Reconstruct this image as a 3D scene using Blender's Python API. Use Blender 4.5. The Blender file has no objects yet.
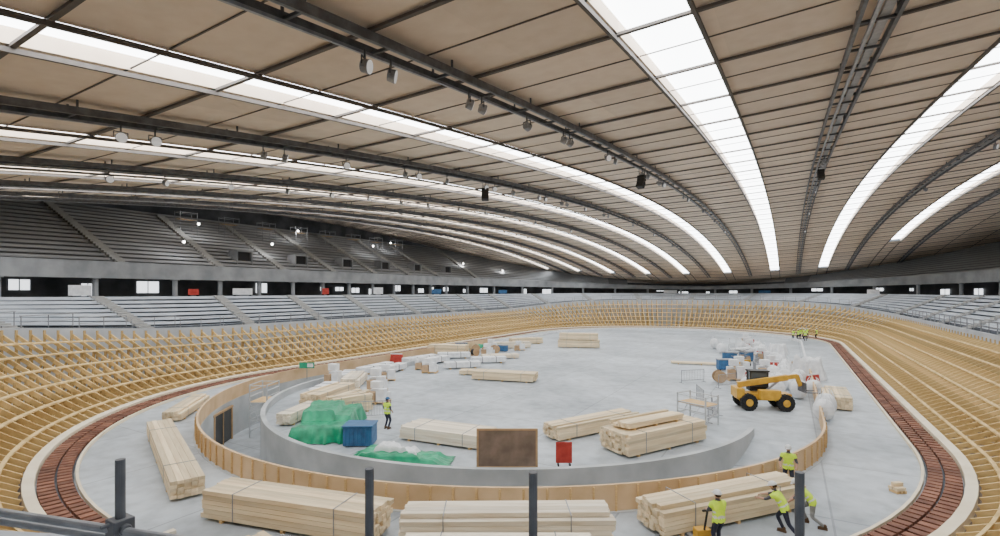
import bpy, math, random
from mathutils import Vector, Matrix, noise
random.seed(7)
pi=math.pi
sc=bpy.context.scene
COL=sc.collection
# ------------------------------------------------------------------ materials
def nt(name):
    m=bpy.data.materials.new(name); m.use_nodes=True
    n=m.node_tree.nodes; l=m.node_tree.links
    return m,n,l,n['Principled BSDF']
def mat(name,c1,c2=None,rough=.7,scale=3.0,stretch=(1,1,1),metal=0,bump=0,island=0,coords='Object',detail=4,spec=.3,emit=None,estr=0):
    m,n,l,b=nt(name)
    if c2 is None: c2=tuple(x*.82 for x in c1)
    tc=n.new('ShaderNodeTexCoord'); mp=n.new('ShaderNodeMapping'); mp.inputs['Scale'].default_value=stretch
    nz=n.new('ShaderNodeTexNoise'); nz.inputs['Scale'].default_value=scale; nz.inputs['Detail'].default_value=detail
    if coords=='World':
        g=n.new('ShaderNodeNewGeometry'); l.new(g.outputs['Position'],mp.inputs[0])
    else: l.new(tc.outputs[coords],mp.inputs[0])
    l.new(mp.outputs[0],nz.inputs['Vector'])
    r=n.new('ShaderNodeValToRGB'); r.color_ramp.elements[0].position=.35; r.color_ramp.elements[1].position=.65
    r.color_ramp.elements[0].color=(*c2,1); r.color_ramp.elements[1].color=(*c1,1)
    l.new(nz.outputs['Fac'],r.inputs[0]); out=r.outputs[0]
    if island:
        g=n.new('ShaderNodeNewGeometry'); hs=n.new('ShaderNodeHueSaturation')
        mr=n.new('ShaderNodeMapRange'); mr.inputs[3].default_value=1-island; mr.inputs[4].default_value=1+island*.5
        l.new(g.outputs['Random Per Island'],mr.inputs[0]); l.new(mr.outputs[0],hs.inputs['Value']); l.new(out,hs.inputs['Color']); out=hs.outputs[0]
    l.new(out,b.inputs['Base Color']); b.inputs['Roughness'].default_value=rough; b.inputs['Metallic'].default_value=metal
    b.inputs['Specular IOR Level'].default_value=spec
    if bump:
        bp=n.new('ShaderNodeBump'); bp.inputs['Strength'].default_value=bump; l.new(nz.outputs['Fac'],bp.inputs['Height']); l.new(bp.outputs[0],b.inputs['Normal'])
    if emit:
        b.inputs['Emission Color'].default_value=(*emit,1); b.inputs['Emission Strength'].default_value=estr
    return m
M={}
M['timber']=mat('timber_frame',(.72,.50,.25),(.62,.40,.18),scale=2,stretch=(1,8,8),island=.12)
M['track']=mat('truss_timber',(.80,.58,.27),(.58,.39,.155),scale=1.5,island=.32)
M['pack']=mat('sawn_timber',(.87,.73,.50),(.73,.57,.36),scale=1.2,stretch=(.5,6,6),island=.25)
M['packpale']=mat('pale_sawn_timber',(.88,.80,.66),(.76,.65,.49),scale=1.2,stretch=(.5,6,6),island=.2)
M['cream']=mat('cream_rail',(.88,.78,.60),(.78,.67,.49),scale=1)
M['brown']=mat('brown_packer',(.27,.12,.075),(.17,.07,.045),scale=2,island=.35)
M['ply']=mat('plywood_barrier',(.74,.53,.32),(.59,.40,.22),scale=.7,coords='World')
M['board']=mat('weathered_board',(.27,.20,.155),(.17,.125,.095),scale=1.6,detail=8)
M['frame']=mat('board_frame',(.5,.33,.18),scale=3)
M['concrete']=mat('concrete_wall_surface',(.50,.52,.53),(.37,.39,.40),scale=.6,coords='World',detail=8)
M['fascia']=mat('balcony_concrete',(.33,.34,.35),(.22,.23,.24),scale=.5,coords='World',detail=8)
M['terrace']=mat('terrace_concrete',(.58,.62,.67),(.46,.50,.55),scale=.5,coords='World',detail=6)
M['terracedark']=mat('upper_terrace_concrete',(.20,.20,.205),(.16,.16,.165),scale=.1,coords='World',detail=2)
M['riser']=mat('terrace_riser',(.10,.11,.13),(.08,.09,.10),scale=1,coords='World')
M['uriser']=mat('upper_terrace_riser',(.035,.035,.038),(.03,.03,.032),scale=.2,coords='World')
M['seat']=mat('upper_seat_row',(.36,.37,.38),(.30,.31,.32),scale=.15,coords='World',detail=2)
M['underfloor_shade']=mat('painted_shade_below_banking',(.20,.16,.12),(.13,.10,.08),scale=1,coords='World')  # brown-grey floor colour with the shadows of the trusses painted in
M['stair']=mat('stair_concrete',(.42,.42,.41),scale=2)
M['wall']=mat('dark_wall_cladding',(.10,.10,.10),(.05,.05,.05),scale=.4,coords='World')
M['steel']=mat('galvanised_steel',(.36,.37,.39),(.26,.27,.29),scale=6,rough=.45,metal=.4)
M['brightsteel']=mat('bright_scaffold_steel',(.6,.62,.64),(.5,.52,.54),scale=6,rough=.45,metal=.2)
M['darksteel']=mat('dark_gantry_steel',(.16,.165,.18),(.10,.105,.115),scale=4,rough=.5,metal=.3)
M['cable']=mat('dark_cable',(.14,.125,.115),scale=4)
M['black']=mat('black_plastic',(.03,.03,.03),scale=5,rough=.5)
M['rubber']=mat('tyre_rubber',(.03,.03,.032),(.015,.015,.015),scale=9,rough=.9)
M['yellow']=mat('machine_yellow',(.70,.40,.05),(.55,.30,.04),scale=3,rough=.4)
M['white']=mat('white_plastic',(.85,.86,.87),(.70,.71,.73),scale=3)
M['red']=mat('red_plastic',(.50,.06,.045),(.38,.04,.03),scale=3)
M['blue']=mat('blue_painted_metal',(.05,.16,.33),(.04,.11,.24),scale=3,rough=.5)
M['green']=mat('green_tarpaulin',(.02,.38,.19),(.012,.20,.10),scale=2,rough=.35,bump=.3)
M['card']=mat('cardboard',(.50,.34,.20),scale=3)
M['skin']=mat('skin_tone',(.55,.33,.24),(.5,.29,.2),scale=5)
M['hair']=mat('brown_hair',(.06,.035,.02),scale=20)
M['vest']=mat('hi_vis_yellow_glow',(.62,.85,.05),(.5,.75,.04),scale=6,emit=(.6,.85,.05),estr=.15)  # faint glow added to the vest cloth
M['silver']=mat('reflective_tape',(.75,.77,.78),scale=8,rough=.3)
M['navy']=mat('navy_trousers',(.03,.035,.06),(.02,.022,.04),scale=8)
M['greytr']=mat('grey_trousers',(.3,.3,.3),(.2,.2,.2),scale=8)
M['shirt']=mat('dark_sleeves',(.10,.10,.12),scale=8)
M['boot']=mat('brown_boots',(.12,.07,.04),scale=8)
M['helmet']=mat('white_hard_hat',(.85,.86,.87),scale=3,rough=.3)
M['glass']=mat('cab_glass',(.10,.13,.15),(.08,.1,.12),rough=.1,scale=1,spec=.6)
M['signgreen']=mat('green_sign',(.03,.35,.2),scale=3)
M['lens']=mat('lamp_lens',(.8,.82,.85),scale=3,rough=.15,emit=(1,1,1),estr=.3)
M['bulb']=mat('lit_work_lamp',(1,1,1),scale=3,emit=(1,.97,.9),estr=14)
M['pane']=mat('daylight_pane',(.9,.92,.95),scale=1,emit=(.92,.96,1),estr=2.2)
M['sky']=mat('skylight_diffuser',(.9,.9,.9),scale=1,emit=(.93,.97,1.0),estr=10.5)
def floor_mat():
    m,n,l,b=nt('worn_concrete_floor')
    g=n.new('ShaderNodeNewGeometry')
    a=n.new('ShaderNodeTexNoise'); a.inputs['Scale'].default_value=.12; a.inputs['Detail'].default_value=10; a.inputs['Roughness'].default_value=.65
    c=n.new('ShaderNodeTexNoise'); c.inputs['Scale'].default_value=1.3; c.inputs['Detail'].default_value=8
    br=n.new('ShaderNodeTexBrick'); br.offset=0; br.inputs['Scale'].default_value=.16; br.inputs['Mortar Size'].default_value=.006
    br.inputs['Color1'].default_value=(1,1,1,1); br.inputs['Color2'].default_value=(.9,.9,.9,1); br.inputs['Mortar'].default_value=(.55,.55,.55,1); br.inputs['Row Height'].default_value=1; br.inputs['Brick Width'].default_value=1
    for x in (a,c,br): l.new(g.outputs['Position'],x.inputs['Vector'])
    r=n.new('ShaderNodeValToRGB'); e=r.color_ramp.elements; e[0].position=.38; e[0].color=(.34,.375,.41,1); e[1].position=.60; e[1].color=(.54,.585,.625,1)
    l.new(a.outputs['Fac'],r.inputs[0])
    r2=n.new('ShaderNodeValToRGB'); e=r2.color_ramp.elements; e[0].position=.32; e[0].color=(.76,.76,.76,1); e[1].position=.58; e[1].color=(1,1,1,1)
    l.new(c.outputs['Fac'],r2.inputs[0])
    m1=n.new('ShaderNodeMixRGB'); m1.blend_type='MULTIPLY'; m1.inputs[0].default_value=1; l.new(r.outputs[0],m1.inputs[1]); l.new(r2.outputs[0],m1.inputs[2])
    m2=n.new('ShaderNodeMixRGB'); m2.blend_type='MULTIPLY'; m2.inputs[0].default_value=.8; l.new(m1.outputs[0],m2.inputs[1]); l.new(br.outputs[0],m2.inputs[2])
    l.new(m2.outputs[0],b.inputs['Base Color']); b.inputs['Roughness'].default_value=.5; b.inputs['Specular IOR Level'].default_value=.4
    return m
M['floor']=floor_mat()
def ceil_mat():
    m,n,l,b=nt('plywood_ceiling_cassettes')
    g=n.new('ShaderNodeNewGeometry'); 
    mp=n.new('ShaderNodeMapping'); mp.inputs['Scale'].default_value=(1/4.05,1/3.6,0)
    l.new(g.outputs['Position'],mp.inputs[0])
    fl=n.new('ShaderNodeVectorMath'); fl.operation='FLOOR'; l.new(mp.outputs[0],fl.inputs[0])
    wn=n.new('ShaderNodeTexWhiteNoise'); l.new(fl.outputs[0],wn.inputs['Vector'])
    nz=n.new('ShaderNodeTexNoise'); nz.inputs['Scale'].default_value=2.5; nz.inputs['Detail'].default_value=6; l.new(g.outputs['Position'],nz.inputs['Vector'])
    r=n.new('ShaderNodeValToRGB'); e=r.color_ramp.elements; e[0].position=.3; e[0].color=(.72,.58,.45,1); e[1].position=.7; e[1].color=(.79,.655,.52,1)
    l.new(nz.outputs['Fac'],r.inputs[0])
    mr=n.new('ShaderNodeMapRange'); mr.inputs[3].default_value=.9; mr.inputs[4].default_value=1.04; l.new(wn.outputs['Value'],mr.inputs[0])
    hs=n.new('ShaderNodeHueSaturation'); l.new(r.outputs[0],hs.inputs['Color']); l.new(mr.outputs[0],hs.inputs['Value'])
    l.new(hs.outputs[0],b.inputs['Base Color']); b.inputs['Roughness'].default_value=.7
    return m
M['ceiling']=ceil_mat()
# ------------------------------------------------------------------ mesh builder
class MB:
    def __init__(s): s.v=[]; s.f=[]; s.m=[]
    def add(s,vs,fs,mi=0):
        o=len(s.v); s.v+= [tuple(x) for x in vs]
        for f in fs: s.f.append([i+o for i in f]); s.m.append(mi)
    def box(s,c,d,mi=0,rot=None):
        c=Vector(c); hx,hy,hz=[x/2 for x in d]
        vs=[Vector((x,y,z)) for x in(-hx,hx) for y in(-hy,hy) for z in(-hz,hz)]
        if rot is not None: vs=[rot@v for v in vs]
        s.add([v+c for v in vs],[(0,1,3,2),(4,6,7,5),(0,4,5,1),(2,3,7,6),(0,2,6,4),(1,5,7,3)],mi)
    def beam(s,p,q,w,h,mi=0):
        p=Vector(p);q=Vector(q);d=q-p
        if d.length<1e-6: return
        x=d.normalized(); up=Vector((0,0,1))
        if abs(x.z)>.98: up=Vector((0,1,0))
        y=up.cross(x).normalized(); z=x.cross(y)
        R=Matrix((x,y,z)).transposed()
        s.box((p+q)/2,(d.length,w,h),mi,R)
    def cyl(s,p,q,r0,r1=None,n=10,mi=0):
        if r1 is None:r1=r0
        p=Vector(p);q=Vector(q);x=(q-p).normalized(); up=Vector((0,0,1))
        if abs(x.z)>.95: up=Vector((0,1,0))
        y=up.cross(x).normalized(); z=x.cross(y)
        vs=[]
        for c,r in((p,r0),(q,r1)):
            for i in range(n):
                a=2*pi*i/n; vs.append(c+y*math.cos(a)*r+z*math.sin(a)*r)
        fs=[(i,(i+1)%n,n+(i+1)%n,n+i) for i in range(n)]+[tuple(range(n))[::-1],tuple(range(n,2*n))]
        s.add(vs,fs,mi)
    def ell(s,c,r,mi=0,nu=12,nv=8,rot=None,v0=-pi/2,v1=pi/2):
        c=Vector(c);vs=[]
        for j in range(nv+1):
            b=v0+(v1-v0)*j/nv
            for i in range(nu):
                a=2*pi*i/nu; p=Vector((r[0]*math.cos(a)*math.cos(b),r[1]*math.sin(a)*math.cos(b),r[2]*math.sin(b)))
                if rot is not None:p=rot@p
                vs.append(c+p)
        fs=[(j*nu+i,j*nu+(i+1)%nu,(j+1)*nu+(i+1)%nu,(j+1)*nu+i) for j in range(nv) for i in range(nu)]
        s.add(vs,fs,mi)
    def mesh(s,name,mats):
        me=bpy.data.meshes.new(name); me.from_pydata(s.v,[],s.f)
        for m in mats: me.materials.append(M[m] if isinstance(m,str) else m)
        me.polygons.foreach_set('material_index',s.m); me.update(); return me
    def obj(s,name,mats,parent=None,smooth=False,bevel=0,loc=(0,0,0),rz=0):
        me=s.mesh(name,mats)
        if smooth: me.polygons.foreach_set('use_smooth',[True]*len(me.polygons))
        o=bpy.data.objects.new(name,me); COL.objects.link(o); o.location=loc; o.rotation_euler=(0,0,rz)
        if parent: o.parent=parent
        if bevel:
            b=o.modifiers.new('bevel','BEVEL'); b.width=bevel; b.segments=2; b.limit_method='ANGLE'
        return o
def reg(o,label,cat,group=None,kind=None):
    o['label']=label; o['category']=cat
    if group:o['group']=group
    if kind:o['kind']=kind
    return o
def struct(o): o['kind']='structure'; return o
def empty(name,loc=(0,0,0),rz=0):
    e=bpy.data.objects.new(name,None); COL.objects.link(e); e.location=loc; e.rotation_euler=(0,0,rz); e.empty_display_size=.2; return e
def put(name,me,loc,rz=0,scale=(1,1,1),parent=None):
    o=bpy.data.objects.new(name,me); COL.objects.link(o); o.location=loc; o.rotation_euler=(0,0,rz); o.scale=scale
    if parent:o.parent=parent
    return o
def clone(o,loc=None,rz=None,scale=None):
    c=o.copy(); COL.objects.link(c)
    if loc is not None:c.location=loc
    if rz is not None:c.rotation_euler=(0,0,rz)
    if scale is not None:c.scale=scale
    for ch in o.children:
        d=ch.copy(); COL.objects.link(d); d.parent=c
        for g in ch.children:
            k=g.copy(); COL.objects.link(k); k.parent=d
    return c
# ------------------------------------------------------------------ plan geometry
L=54.0; RR=27.5
PER=2*L+2*pi*RR
YAW=math.radians(30); CX,CY,CZ=17.5,-57.3,7.5
def S(r,d,z=0):   # metres to the right of / ahead of the spectator position
    return (CX+r*math.cos(YAW)-d*math.sin(YAW), CY+r*math.sin(YAW)+d*math.cos(YAW), z)
def path(s):
    s%=PER; T=pi*RR
    if s<L: return (0,-L/2+s,1,0)
    if s<L+T: a=(s-L)/RR; return (0,L/2,math.cos(a),math.sin(a))
    if s<2*L+T: return (0,L/2-(s-L-T),-1,0)
    a=pi+(s-2*L-T)/RR; return (0,-L/2,math.cos(a),math.sin(a))
S_NEAR=2*L+pi*RR   # start of near turn
def pt(s,r,z):
    cx,cy,nx,ny=path(s); return Vector((cx+nx*r,cy+ny*r,z))
def q_(s): return abs(path(s)[2])
def ring(name,mats,prof,s0=0,s1=None,n=180,closedprof=False,mis=None,smooth=False):
    full=s1 is None
    if full: s0,s1=0,PER
    mb=MB(); ss=[s0+(s1-s0)*i/n for i in range(n if full else n+1)]
    k=None
    for s in ss:
        P=prof(s,q_(s)); k=len(P)
        for r,z in P: mb.v.append(tuple(pt(s,r,z)))
    N=len(ss)
    for i in range(N if full else N-1):
        j=(i+1)%N
        for a in range(k if closedprof else k-1):
            b=(a+1)%k
            mb.f.append([i*k+a,j*k+a,j*k+b,i*k+b]); mb.m.append(mis[a] if mis else 0)
    if closedprof and not full:
        mb.f.append(list(range(k))); mb.m.append(0); mb.f.append([ (N-1)*k+a for a in range(k)]); mb.m.append(0)
    return mb.obj(name,mats,smooth=smooth)
def h_track(q): return 3.7+1.7*(1-q**5)
def R_in(q): return 15+q**4
def R_pl(q): return 18+q**4
def ztr(s):
    s%=PER
    a0,a1=S_NEAR-26,S_NEAR-8
    b0,b1=S_NEAR+RR*math.radians(140),S_NEAR+RR*math.radians(174)
    if a0<s<a1: return -2.5*(s-a0)/(a1-a0)
    if a1<=s<=b0: return -2.5
    if b0<s<b1: return -2.5*(b1-s)/(b1-b0)
    return 0
Z0,RA,RB=15.6,.0015,.0013
def zroof(x,y): return Z0+RA*x*x-RB*y*y
# ------------------------------------------------------------------ floors
mb=MB(); n=160
mb.add([pt(PER*i/n,R_in(q_(PER*i/n)),0) for i in range(n)],[tuple(range(n))])
struct(mb.obj('floor',['floor']))
struct(ring('floor',['floor'],lambda s,q:[(R_pl(q),0),(24.2,0)]))
struct(ring('floor',['underfloor_shade'],lambda s,q:[(24.2,0),(32,0)]))  # darker ring, painted shadow beneath the banking
struct(ring('floor',['floor'],lambda s,q:[(R_in(q),ztr(s)),(R_pl(q),ztr(s))],n=260))
struct(ring('wall_ramp_outer',['concrete'],lambda s,q:[(R_pl(q),ztr(s)-.05),(R_pl(q),.02),(R_pl(q)+.25,.02),(R_pl(q)+.25,ztr(s)-.05)],S_NEAR-26,S_NEAR+RR*math.radians(174),120,True))
struct(ring('wall_infield',['concrete'],lambda s,q:[(R_in(q),ztr(s)-.05),(R_in(q),.42),(R_in(q)-.25,.42),(R_in(q)-.25,ztr(s)-.05)],S_NEAR-27,S_NEAR+RR*math.radians(176),140,True))
o=ring('plywood_barrier',['ply'],lambda s,q:[(R_pl(q)+.02,.02),(R_pl(q)+.02,.92),(R_pl(q)+.12,.92),(R_pl(q)+.12,.02)],S_NEAR-30,PER+22,170,True)
reg(o,'curved tan plywood safety barrier around the sunken ramp','barrier')
mb=MB()
s=S_NEAR-30
while s<PER+22:
    q=q_(s); mb.beam(pt(s,R_pl(q)+.15,.02),pt(s,R_pl(q)+.15,.88),.06,.06); s+=1.2
o2=mb.obj('barrier_stud',['timber'],parent=o); o2['kind']='stuff'
o=ring('infield_kerb',['white'],lambda s,q:[(R_pl(q),.0),(R_pl(q),.35),(R_pl(q)+.2,.35),(R_pl(q)+.2,0)],22.2,S_NEAR-30.2,130,True)
reg(o,'low pale concrete kerb edging the infield','kerb')
s=S_NEAR+RR*math.radians(37)
cx,cy,nx,ny=path(s); p=pt(s,R_pl(q_(s))-.1,-2.5)
d=MB(); d.box((0,0,1.1),(.06,2.6,2.1),0); d.box((-.04,0,2.2),(.12,3.0,.14),1); d.box((-.04,-1.35,1.1),(.12,.14,2.2),1); d.box((-.04,1.35,1.1),(.12,.14,2.2),1); d.box((-.05,0,1.1),(.05,.06,2.2),1)
struct(d.obj('door_1',['wall','frame'],loc=p,rz=math.atan2(ny,nx)))
# ------------------------------------------------------------------ track substructure
o=ring('inner_track_rail',['cream'],lambda s,q:[(22.55,0),(22.55,.16),(22.65,.16),(22.65,0)],closedprof=True); reg(o,'thin pale timber edge rail around the track base','rail')
o=ring('cream_track_rail',['cream'],lambda s,q:[(23.85,0),(23.85,.3),(24.2,.34),(24.2,0)],closedprof=True); reg(o,'cream timber strip along inner edge of the banking','rail')
o=ring('track_base_strip',['riser'],lambda s,q:[(22.7,0.0),(22.7,.05),(23.8,.05),(23.8,0)],closedprof=True); reg(o,'dark strip below the brown packers','strip')
mb=MB(); Np=560
for i in range(Np):
    s=PER*i/Np
    for (a,b) in ((22.75,23.2),(23.28,23.78)):
        p,q=pt(s,a,.12),pt(s,b,.12); mb.beam(p,q,.30,.14)
o=mb.obj('brown_packer_blocks',['brown']); reg(o,'red-brown timber packers laid in a curved double row','timber block',kind='stuff')
W=6.7; H=5.4
def ztop(x): return .35+(H-.35)*(x/W)**1.12
th=.085
def truss_mesh(top):
    T=MB()
    pts=[(W*i/6,ztop(W*i/6)) for i in range(7)]
    for a,b in zip(pts,pts[1:]): T.beam((a[0],0,a[1]-.12),(b[0],0,b[1]-.12),th,.26)
    T.beam((0,0,.1),(W,0,.1),th,.2)
    for x in (1.7,3.4,5.0,W-.05): T.beam((x,th*.9,.1),(x,th*.9,ztop(x)-.05 if x<W-.1 else H+top),.07,.16)
    for a,b in ((1.7,3.4),(3.4,5.0),(5.0,W-.05)): T.beam((a,-th*.8,ztop(a)-.2),(b,-th*.8,.2),.05,.14)
    return T.mesh('track_truss',['track'])
me=truss_mesh(.3); me_low=truss_mesh(-.1)
NT=296
for i in range(NT):
    s=PER*i/NT; cx,cy,nx,ny=path(s); q=abs(nx)
    p=pt(s,24.3,0.0); near=(pt(s,31,0)-Vector((CX,CY,0))).length<14
    o=put('track_truss',me_low if near else me,p,math.atan2(ny,nx),(1,1,h_track(q)/H))
    reg(o,'pale timber truss frame carrying the banked track','truss',group='timber trusses of the unfinished banked track')
for k,x in enumerate((.5,1.5,2.6,3.7,4.8,5.8)):
    o=ring('track_batten',['track'],lambda s,q:[(24.3+x,ztop(x)*h_track(q)/H),(24.3+x,ztop(x)*h_track(q)/H+.07),(24.42+x,ztop(x+.1)*h_track(q)/H+.07),(24.42+x,ztop(x+.1)*h_track(q)/H)],closedprof=True,n=200)
    reg(o,'long curved timber batten fixed across the truss frames','batten',group='battens on the banked track')
# ------------------------------------------------------------------ lower stand
def rf(q): return 38.6+3.6*q
NR=8
def lower(s,q):
    z0=h_track(q)+.15; P=[(31.6,0),(31.6,z0+.25),(31.8,z0+.25),(31.8,z0)]
    z1=7.0; n=NR
    for i in range(n):
        r=31.8+(38-31.8)*(i+1)/n; z=z0+(z1-z0)*i/n
        P+=[(r,z),(r,z0+(z1-z0)*(i+1)/n)]
    P.append((rf(q)+3.3+q,7.0)); return P
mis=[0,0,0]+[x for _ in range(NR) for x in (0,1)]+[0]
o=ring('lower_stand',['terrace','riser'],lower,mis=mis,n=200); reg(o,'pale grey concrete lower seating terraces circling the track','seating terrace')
def bench(i):
    def f(s,q):
        z0=h_track(q)+.15; z=z0+(7-z0)*i/NR; r=31.8+(38-31.8)*(i+1)/NR
        return [(r-.40,z+.16),(r-.40,z+.22),(r-.08,z+.22),(r-.04,z+.42),(r+.0,z+.42),(r-.05,z+.16)]
    return f
for i in range(1,NR):
    o=ring('bench_row',['terrace'],bench(i),closedprof=True,n=200); reg(o,'continuous pale grey seat row on the lower terrace','bench',group='lower stand seat rows')
st=MB()
for i in range(NR*2):
    st.box((i*.39+.2,0,i*.19+.02),(.4,1.1,.2))
me=st.mesh('stair_flight',['stair'])
ns=30
for i in range(ns):
    s=PER*(i+.5)/ns; cx,cy,nx,ny=path(s); q=abs(nx)
    p=pt(s,31.9,h_track(q)+.35)
    if (p-Vector((CX,CY,5.5))).length<9: continue
    o=put('stair_flight',me,p,math.atan2(ny,nx),(1,1,(7-h_track(q)-.2)/3.0))
    reg(o,'pale concrete aisle stairs between seat rows','stairs',group='lower stand aisle stairs')
g=MB(); gl=4.2
g.cyl((0,-gl/2,.95),(0,gl/2,.95),.03,n=6); g.cyl((0,-gl/2,.5),(0,gl/2,.5),.02,n=6)
for y in (-gl/2+.1,0,gl/2-.1): g.cyl((0,y,0),(0,y,.95),.03,n=6)
me=g.mesh('guard_rail',['steel']); ng=72
for i in range(ng):
    s=PER*(i+.5)/ng; cx,cy,nx,ny=path(s); p=pt(s,31.75,h_track(abs(nx))+.4)
    if (p-Vector((CX,CY,5.5))).length<13: continue
    o=put('guard_rail',me,p,math.atan2(ny,nx))
    reg(o,'grey tubular guard rail along the stand front','guard rail',group='guard rails of the lower stand')
# ------------------------------------------------------------------ concourse + fascia
def zfb(q): return 8.9-.8*(1-q**1.5)
def zft(q): return 10.6-1.75*(1-q**1.5)
o=ring('balcony_fascia',['fascia'],lambda s,q:[(rf(q),zfb(q)),(rf(q),zft(q)),(rf(q)+.3,zft(q)),(rf(q)+.3,zfb(q))],closedprof=True); reg(o,'grey concrete balcony front above the concourse','balcony')
def rw(q): return 42.5+19*q*q
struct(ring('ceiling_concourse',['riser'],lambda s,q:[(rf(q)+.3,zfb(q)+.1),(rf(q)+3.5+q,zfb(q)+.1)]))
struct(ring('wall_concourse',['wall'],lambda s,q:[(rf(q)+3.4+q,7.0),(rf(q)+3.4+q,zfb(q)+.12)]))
def rwo(q): return max(rw(q),rf(q)+3.5+q)
mb=MB(); n=200; V=[]
for i in range(n):
    s=PER*i/n; q=q_(s); a=pt(s,rwo(q),0); zt=max(zroof(a.x,a.y)+.3,7.5); V+= [pt(s,rwo(q),6.9),pt(s,rwo(q),zt)]
mb.add(V,[(2*i,2*((i+1)%n),2*((i+1)%n)+1,2*i+1) for i in range(n)])
struct(mb.obj('wall_perimeter',['wall']))
c=MB(); c.cyl((0,0,0),(0,0,1.9),.26,n=12); c.box((0,0,1.86),(.7,.7,.12)); c.box((0,0,.04),(.6,.6,.08))
me=c.mesh('concourse_column',['fascia']); nc=54
for i in range(nc):
    s=PER*(i+.3)/nc; q=q_(s); p=pt(s,rf(q)+.7,7.0)
    if (p-Vector((CX,CY,7))).length<4: continue
    o=put('concourse_column',me,p,0,(1,1,(zfb(q)+.05-7)/1.92))
    reg(o,'round concrete column under the balcony','column',group='concourse columns')
wi=1; nw=80
rnd=random.Random(3)
for i in range(nw):
    s=PER*(i+.5)/nw; cx,cy,nx,ny=path(s); q=abs(nx)
    if rnd.random()<.42 : continue
    p=pt(s,rf(q)+3.3+q,7.1+rnd.choice([0,.3,.6])); w=rnd.choice([.8,1.3,1.8,2.4]); hh=(zfb(q)-p.z-.15)*rnd.choice([1,.8,.6])
    b=MB(); b.box((0,0,hh/2),(.05,w,hh),0)
    for y in (-w/2,0,w/2): b.box((-.04,y,hh/2),(.08,.08,hh+.1),1)
    b.box((-.04,0,hh),(.08,w,.08),1)
    struct(b.obj('window_%d'%wi,['pane','darksteel'],loc=p,rz=math.atan2(ny,nx))); wi+=1
T2=pi*RR
for (s,c,w,h) in ((L+T2+6,'blue',3,.9),(L+T2+22,'white',2.2,1.1),(L+T2+33,'red',1.2,.9),(L+T2+46,'white',2.6,.8),(L+T2-10,'blue',2.4,.8),(8,'red',3.2,1.0),(14,'blue',3,.9),(20,'white',3,1.1),(30,'red',2.4,.9),(L+20,'white',2.4,.8),(L+34,'blue',2.4,.7),(L+48,'white',3,.8),(38,'blue',2.4,.9),(L+T2+52,'red',1.2,.7),(S_NEAR+6,'white',2,1.0)):
    cx,cy,nx,ny=path(s); q=abs(nx)
    e=empty('hoarding_panel',pt(s,rf(q)-.2,7.0),math.atan2(ny,nx))
    b=MB(); b.box((0,0,h/2+.15),(.04,w,h)); b.obj('panel',[c],parent=e)
    for y in (-w*.4,w*.4):
        b=MB(); b.box((0,y,.08),(.5,.08,.16)); b.obj('foot',['black'],parent=e)
    reg(e,'%s site hoarding panel on black feet on the concourse'%c,'panel')
# ------------------------------------------------------------------ upper stands
def upk(q): return max(0,(q-.25)/.75)
def upper(s,q):
    k=upk(q); P=[(rf(q)+.3,zft(q)-.9),(rf(q)+.3,zft(q)-.5)]
    n=16; 
    for i in range(n):
        r=rf(q)+.4+(i+1)*1.0*k*q; z=zft(q)-.5+i*.52*k
        P+=[(r,z),(r,z+.52*k)]
    P.append((rf(q)+.4+(n+1.5)*k*q,P[-1][1])); return P
def ubench(i):
    def f(s,q):
        k=upk(q); r=rf(q)+.4+(i+1)*k*q; z=zft(q)-.5+i*.52*k
        return [(r-.42*k,z+.18*k),(r-.42*k,z+.26*k),(r-.14*k,z+.26*k),(r-.1*k,z+.5*k),(r-.04*k,z+.5*k),(r-.1*k,z+.18*k)]
    return f
for a,b in ((-RR*math.radians(66),L+RR*math.radians(66)),(L+T2-RR*math.radians(66),2*L+T2+RR*math.radians(66))):
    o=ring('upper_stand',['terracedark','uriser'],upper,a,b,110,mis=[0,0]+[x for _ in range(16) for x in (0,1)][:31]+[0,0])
    reg(o,'steep dark concrete upper seating terrace beneath the roof edge','seating terrace',group='upper stands')
    for i in range(1,16):
        o=ring('bench_row',['seat'],ubench(i),a+3,b-3,90,True); reg(o,'continuous grey seat row on the upper terrace','bench',group='upper stand seat rows')
st=MB()
for i in range(31): st.box((i*.5+.25,0,i*.26+.2),(.5,1.0,.42))
me=st.mesh('upper_stair_flight',['stair'])
for side in (0,1):
    for j in range(8):
        s=(-6+j*9) if side==0 else (L+T2-6+j*9)
        cx,cy,nx,ny=path(s); q=abs(nx)
        o=put('stair_flight',me,pt(s,rf(q)+.5,zft(q)-.55),math.atan2(ny,nx),(.97*q,1,.97))
        reg(o,'pale stairs climbing the dark upper terrace','stairs',group='upper stand aisle stairs')
b=MB(); b.box((.9,-1.05,.9),(1.8,.2,1.8)); b.box((.9,1.05,.9),(1.8,.2,1.8)); b.box((.9,0,1.85),(1.8,2.3,.18)); fm=b.mesh('portal_frame',['fascia'])
b=MB(); b.box((.4,0,.9),(.1,1.9,1.75)); dm=b.mesh('portal_shade_panel',['uriser'])  # near-black panel paints the shade inside the entrance
for side in (0,1):
    for j in range(6):
        s=(-1.5+j*9) if side==0 else (L+T2-1.5+j*9)
        cx,cy,nx,ny=path(s); q=abs(nx)
        e=empty('stand_entrance',pt(s,rf(q)+3.2,zft(q)+.5),math.atan2(ny,nx)); put('frame',fm,(0,0,0),parent=e); put('opening',dm,(0,0,0),parent=e)
        reg(e,'concrete framed entrance opening with painted shade within the upper terrace','entrance',group='upper terrace entrances')
sb=MB()
for x in (0,2.2):
    for y in (0,1.4): sb.cyl((x,y,0),(x,y,3.4),.04,n=6)
for z in (1.2,2.4,3.3):
    for y in (0,1.4): sb.cyl((0,y,z),(2.2,y,z),.03,n=6)
    for x in (0,2.2): sb.cyl((x,0,z),(x,1.4,z),.03,n=6)
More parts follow.
